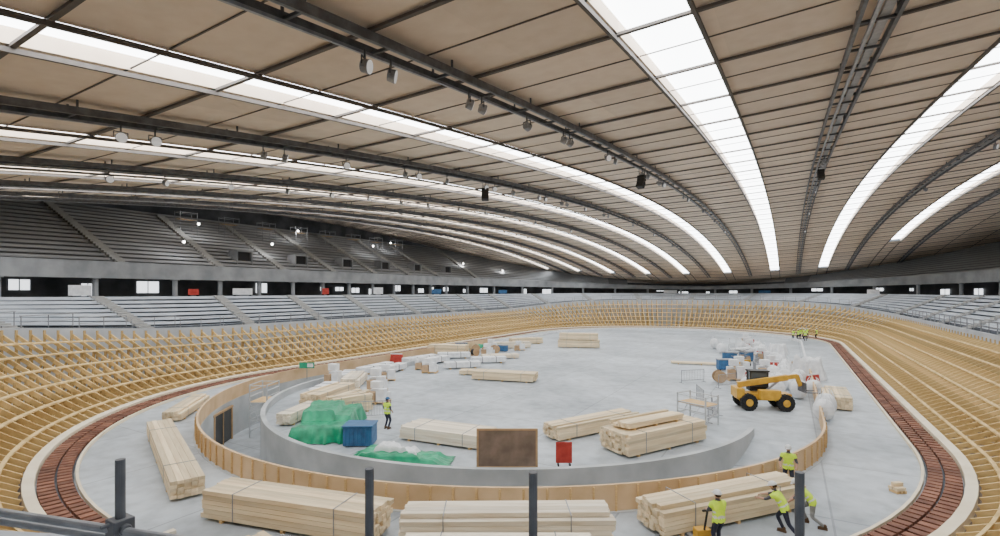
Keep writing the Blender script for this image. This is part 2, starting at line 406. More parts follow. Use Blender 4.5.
sb.cyl((0,0,0),(2.2,0,2.4),.03,n=6); sb.box((1.1,.7,2.44),(2.2,1.3,.05),1)
sbm=sb.mesh('scaffold_tower',['steel','timber'])
for j in range(8):
    s=L+T2+6+j*6.0
    o=put('scaffold_tower',sbm,pt(s,rf(1)+10.3,zft(1)-.5+9.2*.52),pi/2)
    reg(o,'tubular scaffold bay standing on the upper terrace','scaffold',group='scaffold bays on the upper terrace')
# ------------------------------------------------------------------ roof
XS=[14.5+8.1*k+(.6 if k>=0 else .15) for k in range(-6,3)]
SW=1.5
def ye(x): return 38 if x>28 else 57
edges=[-63.0]
for x in XS: edges+=[x-SW/2,x+SW/2]
edges.append(63.0)
mb=MB(); ny_=70
def strip(mb,x0,x1,y0,y1,n,dz=0,mi=0,nx_=3):
    vs=[];fs=[]
    for j in range(n+1):
        y=y0+(y1-y0)*j/n
        for i in range(nx_+1):
            x=x0+(x1-x0)*i/nx_; vs.append((x,y,zroof(x,y)+dz))
    for j in range(n):
        for i in range(nx_):
            a=j*(nx_+1)+i; fs.append((a,a+1,a+nx_+2,a+nx_+1))
    mb.add(vs,fs,mi)
for i in range(0,len(edges)-1,2):
    x0,x1=edges[i],edges[i+1]; strip(mb,x0,x1,-70,70,ny_,nx_=3 if x1-x0<8 else 10)
for x in XS:
    strip(mb,x-SW/2,x+SW/2,ye(x),70,8,nx_=1); strip(mb,x-SW/2,x+SW/2,-70,-ye(x),8,nx_=1)
struct(mb.obj('ceiling',['ceiling']))
for i,x in enumerate(XS):
    Y=ye(x)
    mb=MB(); strip(mb,x-SW/2,x+SW/2,-Y,Y,56,dz=.25,nx_=1)
    struct(mb.obj('window_%d'%(100+i),['sky']))
    mb=MB(); n=56
    for e in (-1,1):
        xx=x+e*SW/2
        for j in range(n):
            y0=-Y+2*Y*j/n; y1=-Y+2*Y*(j+1)/n
            mb.add([(xx,y0,zroof(xx,y0)-.05),(xx,y1,zroof(xx,y1)-.05),(xx,y1,zroof(xx,y1)+.26),(xx,y0,zroof(xx,y0)+.26)],[(0,1,2,3)])
    struct(mb.obj('trim_%d'%(i+1),['ceiling']))
def crossbar(w,h,dz,m):
    mb=MB(); n=62
    for k in range(n):
        x0=-62+124*k/n; x1=-62+124*(k+1)/n
        mb.beam((x0,0,RA*x0*x0+dz),(x1,0,RA*x1*x1+dz),w,h)
    return mb.mesh('roof_joint_bar',[m])
me=crossbar(.09,.06,-.07,'cable')
for j in range(-18,19):
    y=j*3.6
    o=put('roof_joint_bar',me,(0,y,Z0-RB*y*y))
    reg(o,'thin dark bar across the ceiling panels','roof bar',group='bars across the ceiling panels')
me=crossbar(.03,.02,-.015,'cable')
for j in range(-17,17):
    y=j*3.6+1.8
    o=put('panel_seam_strip',me,(0,y,Z0-RB*y*y))
    reg(o,'fine seam strip between plywood ceiling panels','seam strip',group='seam strips of the ceiling')
def yarc(w,h,dz,y0=-64,y1=64,n=48,mat_='cable',nm='roof_cable'):
    mb=MB()
    for k in range(n):
        a=y0+(y1-y0)*k/n; b=y0+(y1-y0)*(k+1)/n
        mb.beam((0,a,-RB*a*a+dz),(0,b,-RB*b*b+dz),w,h)
    return mb.mesh(nm,[mat_])
me=yarc(.08,.09,-.14)
for x in XS:
    for e in (-1,1):
        xx=x+e*(SW/2+.06)
        o=put('roof_cable',me,(xx,0,Z0+RA*xx*xx))
        reg(o,'dark longitudinal roof cable beside a skylight','roof cable',group='roof cables')
me=yarc(.05,.05,-.06)
for x in [-60,-56,-52,-48,-44,-40]+[XS[-1]-4.05,XS[-1]+8,XS[-1]+12,XS[-1]+16]:
    o=put('roof_cable',me,(x,0,Z0+RA*x*x))
    reg(o,'dark longitudinal roof cable between ceiling panels','roof cable',group='roof cables')
gb=MB(); n=60; y0,y1=-60,60
for k in range(n):
    a=y0+(y1-y0)*k/n; b=y0+(y1-y0)*(k+1)/n; za=-RB*a*a; zb=-RB*b*b
    for e in (-1,1):
        gb.beam((e*.27,a,za-.26),(e*.27,b,zb-.26),.06,.18)
    gb.beam((.1,a,za-.22),(.1,b,zb-.22),.14,.06,1)
    gb.beam((-.1,a,za-.42),(-.1,b,zb-.42),.06,.06,1)
    gb.beam((-.28,a,za-.3),(.28,a,za-.3),.05,.06)
    if k%2==0:
        for e in (-1,1): gb.beam((e*.27,a,za-.25),(e*.27,a,za-.0),.04,.04)
gme=gb.mesh('lighting_gantry',['darksteel','steel'])
GX=[XS[i]+4.05 for i in range(0,9)]
for i,x in enumerate(GX):
    if i>=7: continue
    o=put('lighting_gantry',gme,(x,0,Z0+RA*x*x),0,(1.3 if i>=6 else 1,1,1))
    reg(o,'long dark steel gantry curving beneath the plywood ceiling','gantry',group='ceiling gantries')
for x in (GX[7]-.05,34.9):
    o=put('lighting_gantry',gme,(x,0,Z0+RA*x*x)); reg(o,'long dark steel gantry curving beneath the plywood ceiling','gantry',group='ceiling gantries')
fl=empty('floodlight')
b=MB(); b.cyl((0,0,-.45),(0,.22,-.50),.17,.2,n=14); b.obj('lamp_housing',['steel'],parent=fl)
b=MB(); b.cyl((0,.21,-.498),(0,.235,-.503),.185,n=14); b.obj('lamp_lens',['lens'],parent=fl)
b=MB(); b.beam((0,0.08,0),(0,.08,-.26),.05,.05); b.beam((-.22,.08,-.26),(.22,.08,-.26),.04,.03); b.beam((-.22,.08,-.26),(-.22,.08,-.48),.03,.03); b.beam((.22,.08,-.26),(.22,.08,-.48),.03,.03); b.obj('bracket',['darksteel'],parent=fl)
reg(fl,'round grey arena floodlight hung under a gantry','floodlight',group='arena floodlights')
first=True; rnd=random.Random(5)
def hang(x,y,dz=-.42): return (x,y,zroof(x,y)+dz)
FS=(.68,.68,.68)
for gx,ys in ((GX[5],[-50.5,-49.8,-47,-46.4,-43.8,-41,-40.4,-36,-35,-30,-29,-26,-24.8,-18,-16,-8,0,10]),(GX[4],[-51,-50.2,-47,-46.2,-43.4,-40,-39,-36.8,-33,-32,-29.8,-26,-25,-22,-21,-17,-12,-10.8,-2,8,20]),(GX[6],[-25,-24.2,-23.4,-14,-13,-12,2,16]),(GX[3],[-48,-46,-43,-40,-37,-34,-31,-28,-24,-20,-10,0]),(GX[7],[-36,-20,-4])):
    for y in ys:
        if first: fl.location=hang(gx,y); fl.rotation_euler=(0,0,-1.2); fl.scale=FS; first=False
        else: clone(fl,hang(gx,y),rnd.uniform(-1,1)-1.2,FS)
sp=empty('loudspeaker')
b=MB()
for k in range(4): b.box((0,-.02*k*k,-.55-.22*k),(.5,.36,.2),0,Matrix.Rotation(-.12*k,3,'X'))
b.obj('speaker_cabinet',['black'],parent=sp,bevel=.02)
for x in (-.2,.2):
    b=MB(); b.beam((x,0,0),(x,0,-.5),.03,.03); b.obj('hanger',['darksteel'],parent=sp)
reg(sp,'black line-array loudspeaker hanging from a gantry','loudspeaker',group='hanging loudspeakers')
GR=GX[7]
sp.location=hang(GR+.45,-45.6,-.3)
clone(sp,hang(GR+.3,-33,-.9),.3,(.8,.8,.8))
clone(sp,hang(GX[5],-30,-.42),-.3,(.8,.8,.8)); clone(sp,hang(GX[4],-33,-.42),.5,(.8,.8,.8)); clone(sp,hang(GX[6],-22,-.42),.2,(.7,.7,.7))
sp.scale=(1.15,1.15,1.0)
for yy in (-50,-49.2,-48.4,-46.6,-45,-43.6):
    b=MB()
    for k in range(12):
        a=k*.62; b.ell((.2*math.cos(a*3),-.35+.08*k,-.14-.2*abs(math.sin(a))),(.13,.14,.12),0,8,5)
    o=b.obj('cable_bunch',['black'],loc=hang(GR,yy,-.40),smooth=True); reg(o,'bundled black cables tied below a gantry','cable',group='cable bunches')
b=MB(); b.ell((0,0,0),(.16,.16,.16),0,8,6); b.cyl((0,0,.1),(0,0,.3),.05,n=6,mi=1)
me=b.mesh('work_lamp',['bulb','black'])
for (s,rr,z) in ((L+T2+8,52,17.4),(L+T2+16,49,16),(L+T2+30,52,17.5),(L+T2+39,46,14.3),(L+T2+47,50,16.5),(L+T2-6,48,14),(L+T2+52,44,13.4),(L+T2-12,46,12.6),(12,50,16),(34,50,16)):
    p=pt(s,rr,z); o=put('work_lamp',me,p); reg(o,'small lit temporary site lamp over the upper terrace','lamp',group='temporary work lamps')
    ld=bpy.data.lights.new('work_lamp_light','POINT'); ld.energy=200; ld.shadow_soft_size=.3; lo=bpy.data.objects.new('work_lamp_light',ld); COL.objects.link(lo); lo.location=(0,0,-.35); lo.parent=o
# ------------------------------------------------------------------ timber bundles
def bundle(a,b,w,h,m='pack',label='strapped bundle of pale sawn timber boards',z=0,straps=True,bw=.22,bh=.14):
    A=Vector(S(*a)); B=Vector(S(*b)); d=B-A; Ln=d.length; ang=math.atan2(d.y,d.x); c=(A+B)/2
    e=empty('timber_bundle',(c.x,c.y,z),ang); rn=random.Random(int(Ln*100+a[0]*10))
    mb=MB(); nb=max(2,round(w/bw)); nl=max(1,round((h-.1)/bh)); bw_=w/nb; bh_=(h-.1)/nl
    for i in range(nb):
        for k in range(nl):
            j=rn.uniform(-.08,.08); j2=rn.uniform(-.08,.08)
            if k==nl-1 and rn.random()<.12: continue
            mb.box(((j+j2)/2,-w/2+bw_*(i+.5),.1+bh_*(k+.5)),(Ln+j-j2,bw_*.95,bh_*.92))
    mb.obj('boards',[m],parent=e)
    mb=MB(); mb.box((0,0,.05),(.1,w,.1)); bm_=mb.mesh('bearer',['timber'])
    for t in (-.38,0,.38): put('bearer',bm_,(Ln*t,0,0),parent=e)
    if straps:
        mb=MB(); hw=w/2; 
        ys=[(-hw-.014,.1),(-hw-.014,h+.014),(hw+.014,h+.014),(hw+.014,.1),(hw,.1),(hw,h),(-hw,h),(-hw,.1)]
        vs=[(x,y,zz) for x in(-.015,.015) for y,zz in ys]
        mb.add(vs,[(i,(i+1)%8,8+(i+1)%8,8+i) for i in range(8)]+[(0,1,6,7),(1,2,5,6),(2,3,4,5),(8,9,14,15),(9,10,13,14),(10,11,12,13)])
        sm=mb.mesh('strap',['steel'])
        for t in (-.3,.3): put('strap',sm,(Ln*t,0,0),parent=e)
    reg(e,label,'timber stack',group='timber bundles around the site'); return e
bundle((-11.3,18.1),(-18.0,26.4),1.1,.75,label='long bundle of pale timber beside the plywood barrier')
bundle((-18.9,28.8),(-20.3,34),1.0,.6)
bundle((-9.6,17.0),(-3.6,15.2),1.25,1.0,label='large strapped bundle of pale timber boards near the barrier')
bundle((-2.9,15.0),(3.3,15.1),1.1,1.0,'packpale')
bundle((-2.7,13.5),(2.6,13.5),1.1,.75,'packpale','low pale bundle with white sheet-like boards on top')
bundle((4.7,15.7),(10.3,17.9),1.35,.95,label='timber bundle being moved by workers')
bundle((5.3,23.2),(9.9,26.0),1.9,1.05,label='tall pile of pale timber on the infield by the curved wall')
bundle((5.6,23.6),(8.9,25.6),1.2,.35,z=1.05,straps=False)
bundle((2.6,25.4),(7.4,28.6),1.3,.75)
bundle((-4.7,26.2),(-.6,24.4),1.9,.7,'packpale')
bundle((-12.3,32.3),(-11.3,36.6),1.5,.9); bundle((-10.4,31.4),(-9.4,34.5),1.2,.8)
bundle((-11.6,38.5),(-12,42.6),1.4,.8,'packpale')
bundle((-2.2,43.4),(3.0,41.8),1.6,.75); bundle((-3.6,45.6),(0,45.2),1.2,.45)
bundle((-8.5,60.5),(-3.9,59.5),1.6,1.2)
bundle((-1.0,66.5),(4.0,67.5),1.3,.8,'packpale'); bundle((1.5,71.5),(6,73),1.3,.9)
bundle((8.0,68.5),(13.4,67.6),2.2,1.0); bundle((8.2,68.5),(13.2,67.6),2.0,.9,z=1.0); bundle((9.4,75),(13.9,74),2.0,1.1)
bundle((18.0,52.6),(23.6,50.8),1.2,.22,label='a few loose planks lying on the infield floor',straps=False)
bundle((21.4,31.6),(23.6,35.4),1.5,.85)
bundle((-2.0,56),(2.0,57),1.2,.5,'packpale')
bundle((-5.2,13.3),(-4.3,12.9),.9,.3,straps=False,label='short offcuts of timber on the floor')
bundle((-9.5,14.0),(-8.2,13.4),.8,.3,straps=False,label='short offcuts of timber on the floor')
bundle((-7.4,15.0),(-6.4,14.2),.6,.25,straps=False,label='short offcuts of timber on the floor')
bundle((14.7,18.7),(15.1,18.75),.35,.35,straps=False,label='small timber block on the floor')
# long white wrapped packages
def wrapped(a,b,w,h):
    A=Vector(S(*a)); B=Vector(S(*b)); d=B-A; Ln=d.length; c=(A+B)/2
    e=empty('wrapped_package',(c.x,c.y,0),math.atan2(d.y,d.x))
    m=MB(); m.box((0,0,.14+h/2),(Ln,w,h)); m.obj('wrapping',['white'],parent=e,bevel=.06)
    m=MB(); m.box((0,0,.07),(.12,w,.14)); bm_=m.mesh('bearer',['timber'])
    for t in(-.35,.35): put('bearer',bm_,(Ln*t,0,0),parent=e)
    m=MB(); m.box((0,0,.14+h/2),(.05,w+.03,h+.03)); tm=m.mesh('tape_band',['black'])
    for t in(-.2,.2): put('tape_band',tm,(Ln*t,0,0),parent=e)
    reg(e,'long flat white plastic wrapped package on timber bearers','package',group='white wrapped packages')
for a,b in (((-12.6,45),(-10.8,49)),((-11.2,44.6),(-9.4,48.4)),((-9.8,51.5),(-7.2,55)),((-8.3,50.6),(-5.8,54)),((-12.9,41.4),(-13.2,44)),((-7.0,56.2),(-3.4,56.8)),((-5.4,48.6),(-2.0,49.6)),((-13.0,35.0),(-12.9,38.2)),((-3.0,52.5),(.6,53.2))): wrapped(a,b,1.0,.55)
pm=MB(); pm.box((0,0,.05),(2.4,.2,.1)); me=pm.mesh('loose_plank',['packpale'])
for k,(r,d,a) in enumerate(((-13.5,15,.3),(-12.6,14.6,.6),(-11.5,13.6,.1),(-10.8,14.6,1.0),(4.6,13.8,.2))):
    x,y,z=S(r,d); o=put('loose_plank',me,(x,y,0),a+YAW)
    reg(o,'loose pale plank lying on the concrete','plank',group='loose planks')
# ------------------------------------------------------------------ infield items
def tarp(c,sx,sy,h,rz,m,name,label,bumps=1.0,seed=1,sharp=.72,edge=.8,flat=False):
    mb=MB(); nx_,ny2=40,34; vs=[]
    for j in range(ny2+1):
        for i in range(nx_+1):
            u=i/nx_*2-1; v=j/ny2*2-1
            e=max(abs(u),abs(v)); f=1-max(0,(e-sharp)/(1-sharp))**edge; f=max(0,f)
            if flat: step=.62 if v<-.35 else (.8 if u>.3 else 1.0)
            else: step=.7 if (u*1.3+v*.6+seed%2*.4)>.15 else 1.0
            k=noise.noise(Vector((u*2+seed,v*2,seed)))*.12*bumps+abs(noise.noise(Vector((u*5,v*5,seed))))*.2*bumps
            wob=1+.12*noise.noise(Vector((u*3,v*3,seed+9)))
            fold=.03*math.sin((u*14+v*6) if abs(v)>abs(u) else (v*18+u*4))*(1-f)
            vs.append((u*sx/2*wob+fold*2,v*sy/2*wob+fold*2,max(.02,h*step*f*(1+k))+.015*math.sin(u*25+v*9)))
    fs=[(j*(nx_+1)+i,j*(nx_+1)+i+1,(j+1)*(nx_+1)+i+1,(j+1)*(nx_+1)+i) for j in range(ny2) for i in range(nx_)]
    mb.add(vs,fs); x,y,z=S(*c); o=mb.obj(name,[m],smooth=True,loc=(x,y,.02),rz=rz+YAW); return reg(o,label,'tarpaulin')
tarp((-9.2,27.0),2.9,5.0,1.2,.1,'green','green_tarpaulin','green tarpaulin draped over a boxy stack of materials',seed=3,sharp=.86,edge=1.0,flat=True,bumps=.45)
bundle((-10.3,30.2),(-8.4,31.9),1.1,1.1)
bundle((-12.1,27.9),(-11.6,31.2),.9,.7,'packpale')
tarp((-4.4,22.2),4.6,1.7,.42,-.16,'green','green_tarpaulin','crumpled green tarpaulin over a low pile by the curved wall',seed=6)
tarp((-4.6,22.45),2.4,.9,.62,-.16,'white','white_sheet','white wrapped material partly covered by green tarpaulin',seed=12)
e=empty('site_container',S(-6.9,24.7),YAW)
b=MB(); b.box((0,0,.5),(1.4,1.1,.9))
for k in range(7): b.box((-.6+k*.2,-.57,.5),(.07,.05,.8)); b.box((-.6+k*.2,.57,.5),(.07,.05,.8))
b.obj('body',['blue'],parent=e,bevel=.02); b=MB(); b.box((0,0,.99),(1.5,1.2,.08)); b.obj('lid',['blue'],parent=e,bevel=.02)
for x in (-.5,.5):
    b=MB(); b.box((x,0,.03),(.12,1.1,.06)); b.obj('skid',['darksteel'],parent=e)
reg(e,'blue ribbed metal site bin with a lid','container')
e=empty('standing_board',S(.3,20.95),YAW)
b=MB(); b.box((0,0,.95),(2.4,.05,1.5)); b.obj('panel',['board'],parent=e)
for z in (1.74,.17):
    b=MB(); b.box((0,0,z),(2.56,.09,.08)); b.obj('rail',['frame'],parent=e)
for x in (-1.24,1.24):
    b=MB(); b.box((x,0,.88),(.09,.1,1.76)); b.beam((x,0,1.2),(x,.7,.03),.06,.06); b.box((x,.3,.03),(.08,.9,.06)); b.obj('leg',['frame'],parent=e)
reg(e,'weathered brown board in a timber frame standing by the curved wall','board')
e=empty('red_board',S(2.75,21.5),YAW)
b=MB(); b.box((0,0,.6),(.7,.04,.9)); b.obj('panel',['red'],parent=e,bevel=.01); 
for x in (-.25,.25):
    b=MB(); b.box((x,0,.08),(.05,.4,.16)); b.obj('foot',['black'],parent=e)
reg(e,'small red barrier panel on black feet','barrier')
o=tarp((.3,21.9),1.3,.5,.3,0,'green','green_bag','green sack lying on the ground',seed=20); o['category']='sack'
bb=empty('bulk_bag')
b=MB(); b.box((0,0,.5),(1.25,1.25,1.15)); o=b.obj('sack',['white'],parent=bb); 
md=o.modifiers.new('s','SUBSURF'); md.levels=2; md.render_levels=2
for x in (-.32,.32):
    for y in (-.32,.32):
        b=MB(); b.beam((x,y,.85),(x*.6,y*.6,1.15),.05,.02); b.obj('strap',['white'],parent=bb)
reg(bb,'white woven bulk bag of site materials','bulk bag',group='bulk bags')
bl=[(22.2,38.2),(21.0,39.6),(23.4,39.6),(24.5,43),(27.5,49),(29,52.5),(30.5,58),(32,61),(28.6,57.5),(20.9,37.4),(25.8,45.2),(34,66),(31,64),(27,61),(28.3,66),(22.6,41),(23.2,37),(24.6,41.2),(26.6,46.6),(28,51),(29.8,55.4),(30.9,60),(33,64),(19.6,35.4),(20.9,35.0),(19.9,36.9),(21.6,36.2),(22,39.6),(23.2,42.4),(25,44),(18.4,36.4),(19.0,38.3),(23.6,41.4),(18.9,29.2),(19.7,30.2)]
for i,(r,d) in enumerate(bl):
    if i==0: bb.location=S(r,d)
    else: clone(bb,S(r,d),i*.7,(1.05,1.05,.9+.13*(i%5)))
pl=empty('pallet_load')
b=MB()
for x in (-.5,0,.5): b.box((x,0,.05),(.1,.95,.1))
for y in (-.4,-.2,0,.2,.4): b.box((0,y,.12),(1.15,.13,.03))
b.obj('pallet',['timber'],parent=pl)
for (x,y,z,w,h) in ((-.3,-.22,.135,.5,.5),(.28,-.2,.135,.52,.7),(-.28,.25,.135,.48,.6),(.3,.24,.135,.46,.45),(-.1,0,.85,.6,.35)):
    b=MB(); b.box((x,y,z+h/2 if z<.5 else .84+h/2),(w,.42,h)); b.obj('carton',['card' if y<0 and x<0 else 'white'],parent=pl,bevel=.01)
reg(pl,'wooden pallet loaded with brown and white cartons','pallet',group='loaded pallets')
for i,(r,d,a) in enumerate(((23.4,44.0,.4),(26.4,48.6,.9),(28.6,54.4,.2),(31,62,.6),(20.0,42.5,.3),(-7.5,48.6,.5),(-9.6,42.5,.8),(-1.4,58.5,.1),(-1,62.5,.3),(-13.2,40,.2),(2.5,64.5,.6),(33.6,68,.4),(36,73,.2),(22,45.8,.6),(-9.2,37.5,.5),(29.6,59.6,.5),(-6.5,46.5,.4),(-8.2,33.8,.3))):
    if i==0: pl.location=S(r,d); pl.rotation_euler=(0,0,a); pl.scale=(1.2,1.2,1.3)
    else: clone(pl,S(r,d),a,(1.2,1.2,1.0+.12*(i%5)))
cb=MB()
for x in (-1.1,1.1): cb.cyl((x,0,0),(x,0,1.05),.022,n=6); cb.cyl((x,-.25,.02),(x,.25,.02),.02,n=6)
for z in (.2,1.03): cb.cyl((-1.1,0,z),(1.1,0,z),.022,n=6)
for k in range(1,14): cb.cyl((-1.1+k*.157,0,.2),(-1.1+k*.157,0,1.03),.01,n=5)
me=cb.mesh('crowd_barrier',['steel'])
for r,d,a in ((23.6,46.4,1.2),(25.2,49.0,.9),(26.8,52.2,1),(18.0,39.5,.5),(27.2,56,1.1),(12.6,29.5,.9),(13.3,31.4,1.2),(-7.6,29.6,.2),(16,41.5,.3),(29,62.5,.8),(13.6,34,1.4)):
    o=put('crowd_barrier',me,S(r,d),a+YAW); reg(o,'grey steel crowd barrier standing on the floor','barrier',group='steel crowd barriers')
pb=empty('road_barrier')
b=MB(); b.add([(-.75,-.22,0),(.75,-.22,0),(.75,.22,0),(-.75,.22,0),(-.7,-.08,.9),(.7,-.08,.9),(.7,.08,.9),(-.7,.08,.9)],[(3,2,1,0),(4,5,6,7),(0,1,5,4),(1,2,6,5),(2,3,7,6),(3,0,4,7)])
b.obj('body',['red'],parent=pb,bevel=.03); b=MB(); b.box((0,0,.94),(1.3,.12,.1)); b.obj('top_rail',['white'],parent=pb)
reg(pb,'red and white plastic site barrier','barrier',group='plastic site barriers')
for i,(r,d,a) in enumerate(((25.9,47.0,.3),(29.5,56.4,.9),(32.0,65,.9),(24.9,39.8,1.0),(-11,53,.4),(34.8,69.5,1),(20.9,41.0,.2))):
    if i==0: pb.location=S(r,d); pb.rotation_euler=(0,0,a)
    else: clone(pb,S(r,d),a)
cd=empty('cable_drum')
for y in (-.35,.28):
    b=MB(); b.cyl((0,y,.5),(0,y+.07,.5),.5,n=20); b.obj('flange',['frame'],parent=cd)
b=MB(); b.cyl((0,-.28,.5),(0,.28,.5),.34,n=20); b.obj('cable_coil',['black'],parent=cd); reg(cd,'timber cable drum wound with black cable','cable drum',group='cable drums')
for i,(r,d,a) in enumerate(((-1.6,60.5,.2),(-.6,61.3,1.0),(-3.0,62,.5),(18.2,41.5,.4),(25.2,51.4,1.2),(-3,58.4,1.4),(27.6,46.6,.7))):
    if i==0: cd.location=S(r,d)
    else: clone(cd,S(r,d),a)
pc=empty('tool_chest'); b=MB(); b.box((0,0,.42),(1.3,.65,.7)); b.obj('body',['blue'],parent=pc,bevel=.03); b=MB(); b.box((0,0,.8),(1.34,.7,.07)); b.obj('lid',['steel'],parent=pc,bevel=.01)
for x in(-.5,.5):
    b=MB(); b.box((x,0,.035),(.12,.6,.07)); b.obj('foot',['black'],parent=pc)
reg(pc,'blue steel tool chest on the infield','tool chest',group='tool chests')
for i,(r,d,a) in enumerate(((.3,63.2,.3),(21.6,48.0,.5),(26.6,54,1),(-4.9,63.5,.2),(24.6,53.6,.2))):
    if i==0: pc.location=S(r,d)
    else: clone(pc,S(r,d),a,(1.1,1.1,1.3))
tarp((-1.8,65.2),4,1.6,.6,.1,'green','green_tarpaulin','green sheet over stored materials',seed=30)
tarp((33.4,60),3,2,1.2,.9,'white','white_sheet','white sheeting over stored materials near the kerb',seed=39)
tarp((26.9,43.6),2.2,2.6,1.7,.9,'white','white_sheet','tall white wrapped stack beside the barrier',seed=41)
def tower(loc,rz,lab,hh=3.2):
    e=empty('scaffold_tower',loc,rz)
    b=MB()
    for x in(-.6,.6):
        for y in(-.9,.9): b.cyl((x,y,0),(x,y,hh),.05,n=6)
        z=.4
        while z<hh: b.cyl((x,-.9,z),(x,.9,z),.03,n=6); z+=.4
    for y in(-.9,.9):
        for zz in (hh*.33,hh*.66,hh-.05): b.cyl((-.6,y,zz),(.6,y,zz),.03,n=6)
        b.cyl((-.6,y,.1),(.6,y,hh*.66),.025,n=6)
    b.obj('frame',['brightsteel'],parent=e); b=MB(); b.box((0,0,hh*.66+.04),(1.2,1.8,.05)); b.obj('platform',['timber'],parent=e); reg(e,lab,'scaffold')
s=S_NEAR+RR*math.radians(29)
tower(pt(s,16.6,-2.5),math.atan2(path(s)[3],path(s)[2]),'bright access scaffold tower standing in the sunken ramp',3.6)
tower(S(11.3,28.6),YAW+.6,'low scaffold frame at the edge of the infield',1.7)
e=empty('site_sign',S(-16.6,43.0),YAW); b=MB(); b.cyl((0,0,0),(0,0,1.1),.03,n=6); b.obj('post',['steel'],parent=e); b=MB(); b.box((0,-.04,1.2),(1.3,.03,.5)); b.obj('panel',['signgreen'],parent=e); b=MB(); b.box((.3,-.06,1.2),(.5,.01,.32)); b.obj('symbol',['white'],parent=e)
reg(e,'small green and white safety sign above the barrier','sign')
# ------------------------------------------------------------------ telehandler
te=empty('telehandler',S(16.9,32.2),YAW-.12); te.scale=(.98,.95,1.05)
b=MB(); b.box((0,0,.78),(3.3,.95,.42)); b.box((-1.55,0,1.0),(.5,1.3,.6)); b.box((.2,-.62,.95),(1.3,.5,.6)); b.obj('chassis',['yellow'],parent=te,bevel=.05)
cab=MB(); cab.box((-.1,.6,1.65),(1.15,.7,.05),0)
for x in(-.65,.45):
    for y in(.28,.92): cab.box((x,y,1.65),(.07,.07,1.15),0)
cab.box((-.1,.6,2.24),(1.3,.8,.08),0); cab.box((-.1,.6,1.15),(1.2,.72,.25),0); c=cab.obj('cab',['black'],parent=te,bevel=.01)
b=MB(); b.box((-.1,.6,1.7),(1.04,.6,.95)); b.obj('cab_glass',['glass'],parent=c)
b=MB(); b.beam((-1.6,-.1,1.45),(1.5,-.1,1.95),.3,.34); b.beam((1.4,-.1,1.94),(2.1,-.1,2.05),.22,.26); b.beam((2.05,-.1,2.1),(2.3,-.1,1.45),.2,.25); bo=b.obj('boom',['yellow'],parent=te,bevel=.02)
b=MB(); b.cyl((0,-.1,1.0),(1.0,-.1,1.75),.07,n=8); b.obj('hydraulic_ram',['steel'],parent=bo)
b=MB(); b.box((2.4,-.1,1.4),(.08,1.1,.6)); 
for y in(-.5,.3): b.box((2.85,y,1.11),(.9,.12,.05)); b.box((2.42,y,1.4),(.06,.12,.6))
b.obj('fork_carriage',['darksteel'],parent=bo)
for x in(-1.1,1.15):
    for y in(-.72,.72):
        w=MB(); w.cyl((x,y-.19,.5),(x,y+.19,.5),.5,n=24)
        for k in range(16):
            a=2*pi*k/16; w.box((x+.49*math.cos(a),y,.5+.49*math.sin(a)),(.06,.36,.08),0,Matrix.Rotation(-a,3,'Y'))
        wo=w.obj('wheel',['rubber'],parent=te); w=MB(); w.cyl((x,y-.2,.5),(x,y+.2,.5),.22,n=16); w.obj('hub',['yellow'],parent=wo)
reg(te,'yellow telehandler with raised boom and black tyres','telehandler')
e=empty('scissor_lift',S(24.2,50.4),YAW+.3)
b=MB(); b.box((0,0,.45),(1.9,.8,.5)); b.obj('base',['yellow'],parent=e,bevel=.03)
b=MB()
for k in range(3):
    z0=.7+k*.35; b.beam((-.8,-.3,z0),(.8,-.3,z0+.35),.05,.07); b.beam((.8,.3,z0),(-.8,.3,z0+.35),.05,.07); b.beam((.8,-.3,z0),(-.8,-.3,z0+.35),.05,.07)
b.obj('scissor_arms',['steel'],parent=e)
b=MB(); b.box((0,0,1.8),(2,.85,.1))
for x in(-.95,0,.95):
    for y in(-.4,.4): b.box((x,y,2.35),(.04,.04,1.0))
for y in(-.4,.4):
    for z in (2.3,2.85): b.box((0,y,z),(1.94,.04,.04))
b.obj('platform',['white'],parent=e)
for x in(-.7,.7):
    for y in(-.42,.42):
        b=MB(); b.cyl((x,y-.08,.2),(x,y+.08,.2),.2,n=14); b.obj('wheel',['rubber'],parent=e)
reg(e,'small yellow scissor lift with white railed platform','scissor lift')
# ------------------------------------------------------------------ people
def ik(a,b,l1,l2,bend):
    a=Vector(a);b=Vector(b);d=b-a;D=min(d.length,(l1+l2)*.995);u=d.normalized()
    x=(D*D+l1*l1-l2*l2)/(2*D);h=math.sqrt(max(0,l1*l1-x*x)); bd=Vector(bend); bd=(bd-u*bd.dot(u)).normalized()
    return a+u*x+bd*h, a+u*D
def skinmesh(name,chains):
    vs=[];es=[];rad=[];roots=[];tags=[]
    for ch in chains:
        base=len(vs)
        for k,(co,r,tag,par) in enumerate(ch):
            vs.append(Vector(co)); rad.append(r)
            if par is None: roots.append(base+k)
            else: es.append((base+par,base+k)); tags.append((base+par,base+k,tag))
    me=bpy.data.meshes.new(name+'_sk'); me.from_pydata(vs,es,[]); o=bpy.data.objects.new(name+'_sk',me); COL.objects.link(o)
    md=o.modifiers.new('skin','SKIN'); md.use_smooth_shade=True
    for i,r in enumerate(rad):
        sv=me.skin_vertices[0].data[i]; sv.radius=r; sv.use_root=(i in roots)
    sd=o.modifiers.new('sub','SUBSURF'); sd.levels=2; sd.render_levels=2
    dg=bpy.context.evaluated_depsgraph_get(); dg.update()
    m2=bpy.data.meshes.new_from_object(o.evaluated_get(dg)); m2.name=name
    bpy.data.objects.remove(o); 
    return m2,vs,tags,rad
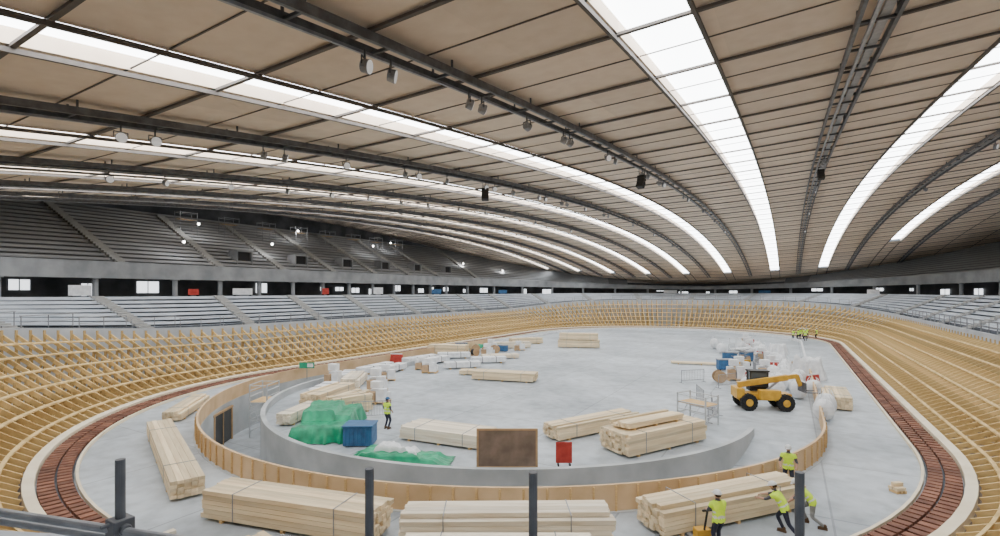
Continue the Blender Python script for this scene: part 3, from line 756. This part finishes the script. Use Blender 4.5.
def person(label,loc,rz,lean=0,pz=.93,hands=((-.25,.15,.85),(.25,.15,.85)),feet=((-.12,0),(.12,0)),tr='navy',helmet='helmet',vest='vest',head=0,group=None):
    e=empty('person',loc,rz)
    u=Vector((0,math.sin(lean),math.cos(lean))); P=Vector((0,0,pz))
    if lean>.3: P.y-=.18
    hv=lean*.6+head; v=Vector((0,math.sin(hv),math.cos(hv)))
    waist=P+u*.16; chest=P+u*.36; nb=P+u*.50; neck=nb+v*.06; hc=neck+v*.10; ht=neck+v*.19
    f=Vector((0,math.cos(hv),-math.sin(hv)))
    B=[(P,(.15,.125),'t',None),(waist,(.14,.11),'s',0),(chest,(.17,.12),'s',1),(nb,(.075,.075),'s',2),(neck,(.055,.055),'k',3),(hc,(.082,.094),'k',4),(ht,(.072,.08),'k',5)]
    B.append((hc+f*.085,(.024,.03),'k',5)); B.append((hc+f*.12-v*.01,(.012,.014),'k',7))
    wr=[]
    for i,sx in enumerate((-1,1)):
        sh=chest+u*.075+Vector((sx*.19,0,0)); el,wrs=ik(sh,hands[i],.29,.26,(sx*.5,-.6,-.5))
        n0=len(B); B+= [(sh,(.066,.066),'s',2),(el,(.047,.047),'a',n0),(wrs,(.030,.030),'k',n0+1)]
        dr=(wrs-el).normalized(); B.append((wrs+dr*.06,(.038,.02),'k',n0+2)); wr.append((wrs,dr,sx))
    an=[]
    for i,sx in enumerate((-1,1)):
        hp=P+Vector((sx*.1,0,-.05)); fx,fy=feet[i][:2]
        kn,ak=ik(hp,(fx,fy,.09),.43,.42,(sx*.1,1,0))
        n0=len(B); B+=[(hp,(.1,.1),'t',0),(kn,(.068,.068),'t',n0),(ak,(.05,.05),'t',n0+1)]
        an.append(ak)
    chains=[B]
    for (w,dr,sx) in wr:
        side=dr.cross(Vector((0,1,0))) 
        if side.length<.2: side=dr.cross(Vector((0,0,1)))
        side.normalize(); cur=side.cross(dr).normalized()
        if cur.z>0: cur=-cur
        for k,(off,ln) in enumerate(((-.030,.060),(-.010,.070),(.011,.065),(.031,.052))):
            a=w+dr*.07+side*off; b=a+dr*ln*.5+cur*.008; c=b+dr*ln*.3+cur*.03; d2=c+dr*ln*.02+cur*.025
            chains.append([(a,(.0095,.0095),'k',None),(b,(.009,.009),'k',0),(c,(.0085,.0085),'k',1),(d2,(.007,.007),'k',2)])
        a=w+dr*.03+side*-.028; b=a+side*-.03+dr*.025+cur*.012; c=b+dr*.03+cur*.016
        chains.append([(a,(.011,.011),'k',None),(b,(.010,.010),'k',0),(c,(.008,.008),'k',1)])
    me,vs,tags,rad=skinmesh('body',chains)
    ms={'t':0,'s':1,'a':1,'k':2}
    for m in (tr,'shirt','skin'): me.materials.append(M[m])
    segs=[(vs[a],vs[b],t,(rad[a][0]+rad[b][0])/2) for a,b,t in tags]
    vf=[]
    for p in me.polygons:
        c=p.center; best=9;bt='s'
        for a,b,t,r in segs:
            d=b-a; tt=max(0,min(1,(c-a).dot(d)/max(1e-9,d.length_squared))); ds=(c-a-d*tt).length-r
            if ds<best: best=ds;bt=t
        p.material_index=ms[bt]; p.use_smooth=True
        th_=(c-P).dot(u)
        if (bt=='s' and th_>-.1 and th_<.50) or (bt=='t' and th_>-.09 and (c-P).length<.22): vf.append((p.index,th_))
    o=bpy.data.objects.new('body',me); COL.objects.link(o); o.parent=e
    idx={}; VV=[]; FF=[]; MI=[]
    for pi_,t in vf:
        ff=[]
        for k in me.polygons[pi_].vertices:
            if k not in idx:
                idx[k]=len(VV); VV.append(me.vertices[k].co+me.vertices[k].normal*.02)
            ff.append(idx[k])
        FF.append(ff); MI.append(1 if (.04<t<.09) or (.17<t<.22) else 0)
    mv=bpy.data.meshes.new('vest'); mv.from_pydata(VV,[],FF); mv.materials.append(M[vest]); mv.materials.append(M['silver'])
    mv.polygons.foreach_set('material_index',MI); mv.polygons.foreach_set('use_smooth',[True]*len(FF)); mv.update()
    o=bpy.data.objects.new('vest',mv); COL.objects.link(o); o.parent=e
    R=Matrix.Rotation(-hv,3,'X')
    if helmet:
        b=MB(); b.ell(hc+v*.04,(.118,.138,.125),0,18,7,R,0,pi/2); b.box(hc+v*.044+f*.135,(.16,.08,.014),0,R)
        b.obj('hard_hat',[helmet],parent=e,smooth=True)
    b=MB(); b.ell(hc+v*.02-f*.035,(.088,.085,.10),0,14,7,R,-.6,pi/2); b.obj('hair',['hair'],parent=e,smooth=True)
    for sx in(-1,1):
        b=MB(); b.ell(hc+f*.086+v*.012+Vector((sx*.032,0,0)),(.012,.008,.008),0,8,5,R); b.obj('eye',['black'],parent=e)
        b=MB(); b.ell(hc+Vector((sx*.086,0,0)),(.012,.02,.032),0,8,5,R); b.obj('ear',['skin'],parent=e)
    b=MB(); b.ell(hc+f*.09-v*.045,(.022,.006,.006),0,8,4,R); b.obj('mouth',['red'],parent=e)
    for i,ak in enumerate(an):
        b=MB(); fzz=ak.z-.09
        b.ell((ak.x,ak.y+.06,fzz+.055),(.05,.145,.055),0,12,6); b.ell((ak.x,ak.y,fzz+.11),(.055,.06,.07),0,10,5); b.box((ak.x,ak.y+.06,fzz+.012),(.095,.27,.024),0)
        b.obj('boot',['boot'],parent=e,smooth=True)
    reg(e,label,'person',group); return e
def P_(r,d): return S(r,d,0)
person('worker in yellow hi-vis vest and white helmet operating pallet truck',P_(6.35,14.5),YAW+.2,lean=.12,hands=((-.14,.42,1.05),(.14,.42,1.05)),feet=((-.12,-.1),(.12,.15)),tr='navy')
person('worker in hi-vis vest leaning forward to push the timber',P_(8.7,15.6),YAW+.75,lean=.62,pz=.84,hands=((-.18,.55,.98),(.2,.58,.98)),feet=((-.12,-.62),(.13,-.1)),tr='navy')
person('worker in hi-vis vest bending down beside the timber bundle',P_(9.9,16.15),YAW+1.0,lean=.85,pz=.80,hands=((-.18,.55,.62),(.2,.5,.58)),feet=((-.15,-.5),(.15,.0)),tr='greytr')
person('worker in yellow vest and white helmet standing behind the timber',P_(10.9,18.9),YAW+2.6,lean=.1,hands=((-.25,.3,.95),(.25,.3,.95)),tr='navy')
person('person in yellow hi-vis vest and blue helmet by the bin',P_(-6.2,27.4),YAW-.6,lean=.08,hands=((-.22,.25,1.0),(.22,.2,.95)),tr='navy',helmet='blue')
pm_=person('distant worker in yellow hi-vis vest',P_(46.5,78),YAW+.4,group='workers at the far turn')
for r,d,a in ((47.8,79.5,.8),(48.6,80.0,2),(49.4,80.5,-.5),(50.4,79.6,1.2),(45.5,77.5,2.4),(46.9,76.8,2.9)):
    clone(pm_,P_(r,d),a)
e=empty('pallet_truck',P_(6.05,15.05),YAW+.2+pi/2)
b=MB(); b.box((-.05,0,.25),(.3,.45,.35)); b.obj('body',['yellow'],parent=e,bevel=.03)
b=MB(); b.beam((-.15,0,.35),(-.32,0,1.05),.05,.05); b.box((-.33,0,1.07),(.06,.34,.06)); b.obj('handle',['black'],parent=e,bevel=.01)
for y in (-.18,.18):
    b=MB(); b.box((.35,y,.06),(.6,.14,.06)); b.obj('fork',['steel'],parent=e)
b=MB(); b.cyl((-.05,-.12,.09),(-.05,.12,.09),.09,n=12); b.obj('wheel',['rubber'],parent=e)
reg(e,'yellow and black pallet truck lifting a timber bundle','pallet truck')
# ------------------------------------------------------------------ foreground scaffold guard
zb=5.5
def pole(r,d,zt):
    e=empty('scaffold_pole',S(r,d,zb))
    b=MB(); b.cyl((0,0,0),(0,0,zt-zb),.024,n=14); b.obj('tube',['darksteel'],parent=e)
    b=MB(); b.box((0,0,.01),(.14,.14,.02)); b.obj('base_plate',['steel'],parent=e)
    reg(e,'upright grey scaffold tube at the stand edge','scaffold pole',group='scaffold poles at the stand edge'); return e
for r,d,z in ((-2.02,2.66,6.61),(-.71,2.72,6.54),(.18,2.72,6.52),(1.63,2.72,6.52)): pole(r,d,z)
def tube(a,b,lab):
    m=MB(); m.cyl(S(*a),S(*b),.022,n=12); o=m.obj('scaffold_tube',['steel']); reg(o,lab,'scaffold tube',group='horizontal scaffold tubes')
tube((-3.6,2.95,6.30),(-.3,2.3,6.18),'horizontal grey scaffold tube clamped to a pole')
tube((-3.6,3.0,6.22),(-1.7,2.62,6.16),'horizontal grey scaffold tube clamped to a pole')
b=MB(); c=Vector(S(-2.02,2.66,6.25)); b.box(c,(.1,.1,.1)); b.cyl(c+Vector((-.07,0,.0)),c+Vector((.07,0,0)),.03,n=8); b.cyl(c+Vector((0,-.09,.03)),c+Vector((0,.05,.03)),.012,n=6)
o=b.obj('scaffold_clamp',['darksteel'],bevel=.008); reg(o,'dark steel clamp joining scaffold tubes','clamp')
# ------------------------------------------------------------------ camera, world
w=bpy.data.worlds.new('World'); sc.world=w; w.use_nodes=True
bg=w.node_tree.nodes['Background']; bg.inputs[0].default_value=(.75,.85,1,1); bg.inputs[1].default_value=.6
cd_=bpy.data.cameras.new('Camera'); cam=bpy.data.objects.new('Camera',cd_); COL.objects.link(cam); sc.camera=cam
cd_.sensor_width=36; cd_.lens=18; cd_.shift_y=.024; cd_.clip_end=500; cd_.clip_start=.05
cam.location=(CX,CY,CZ); cam.rotation_euler=(pi/2,0,YAW)
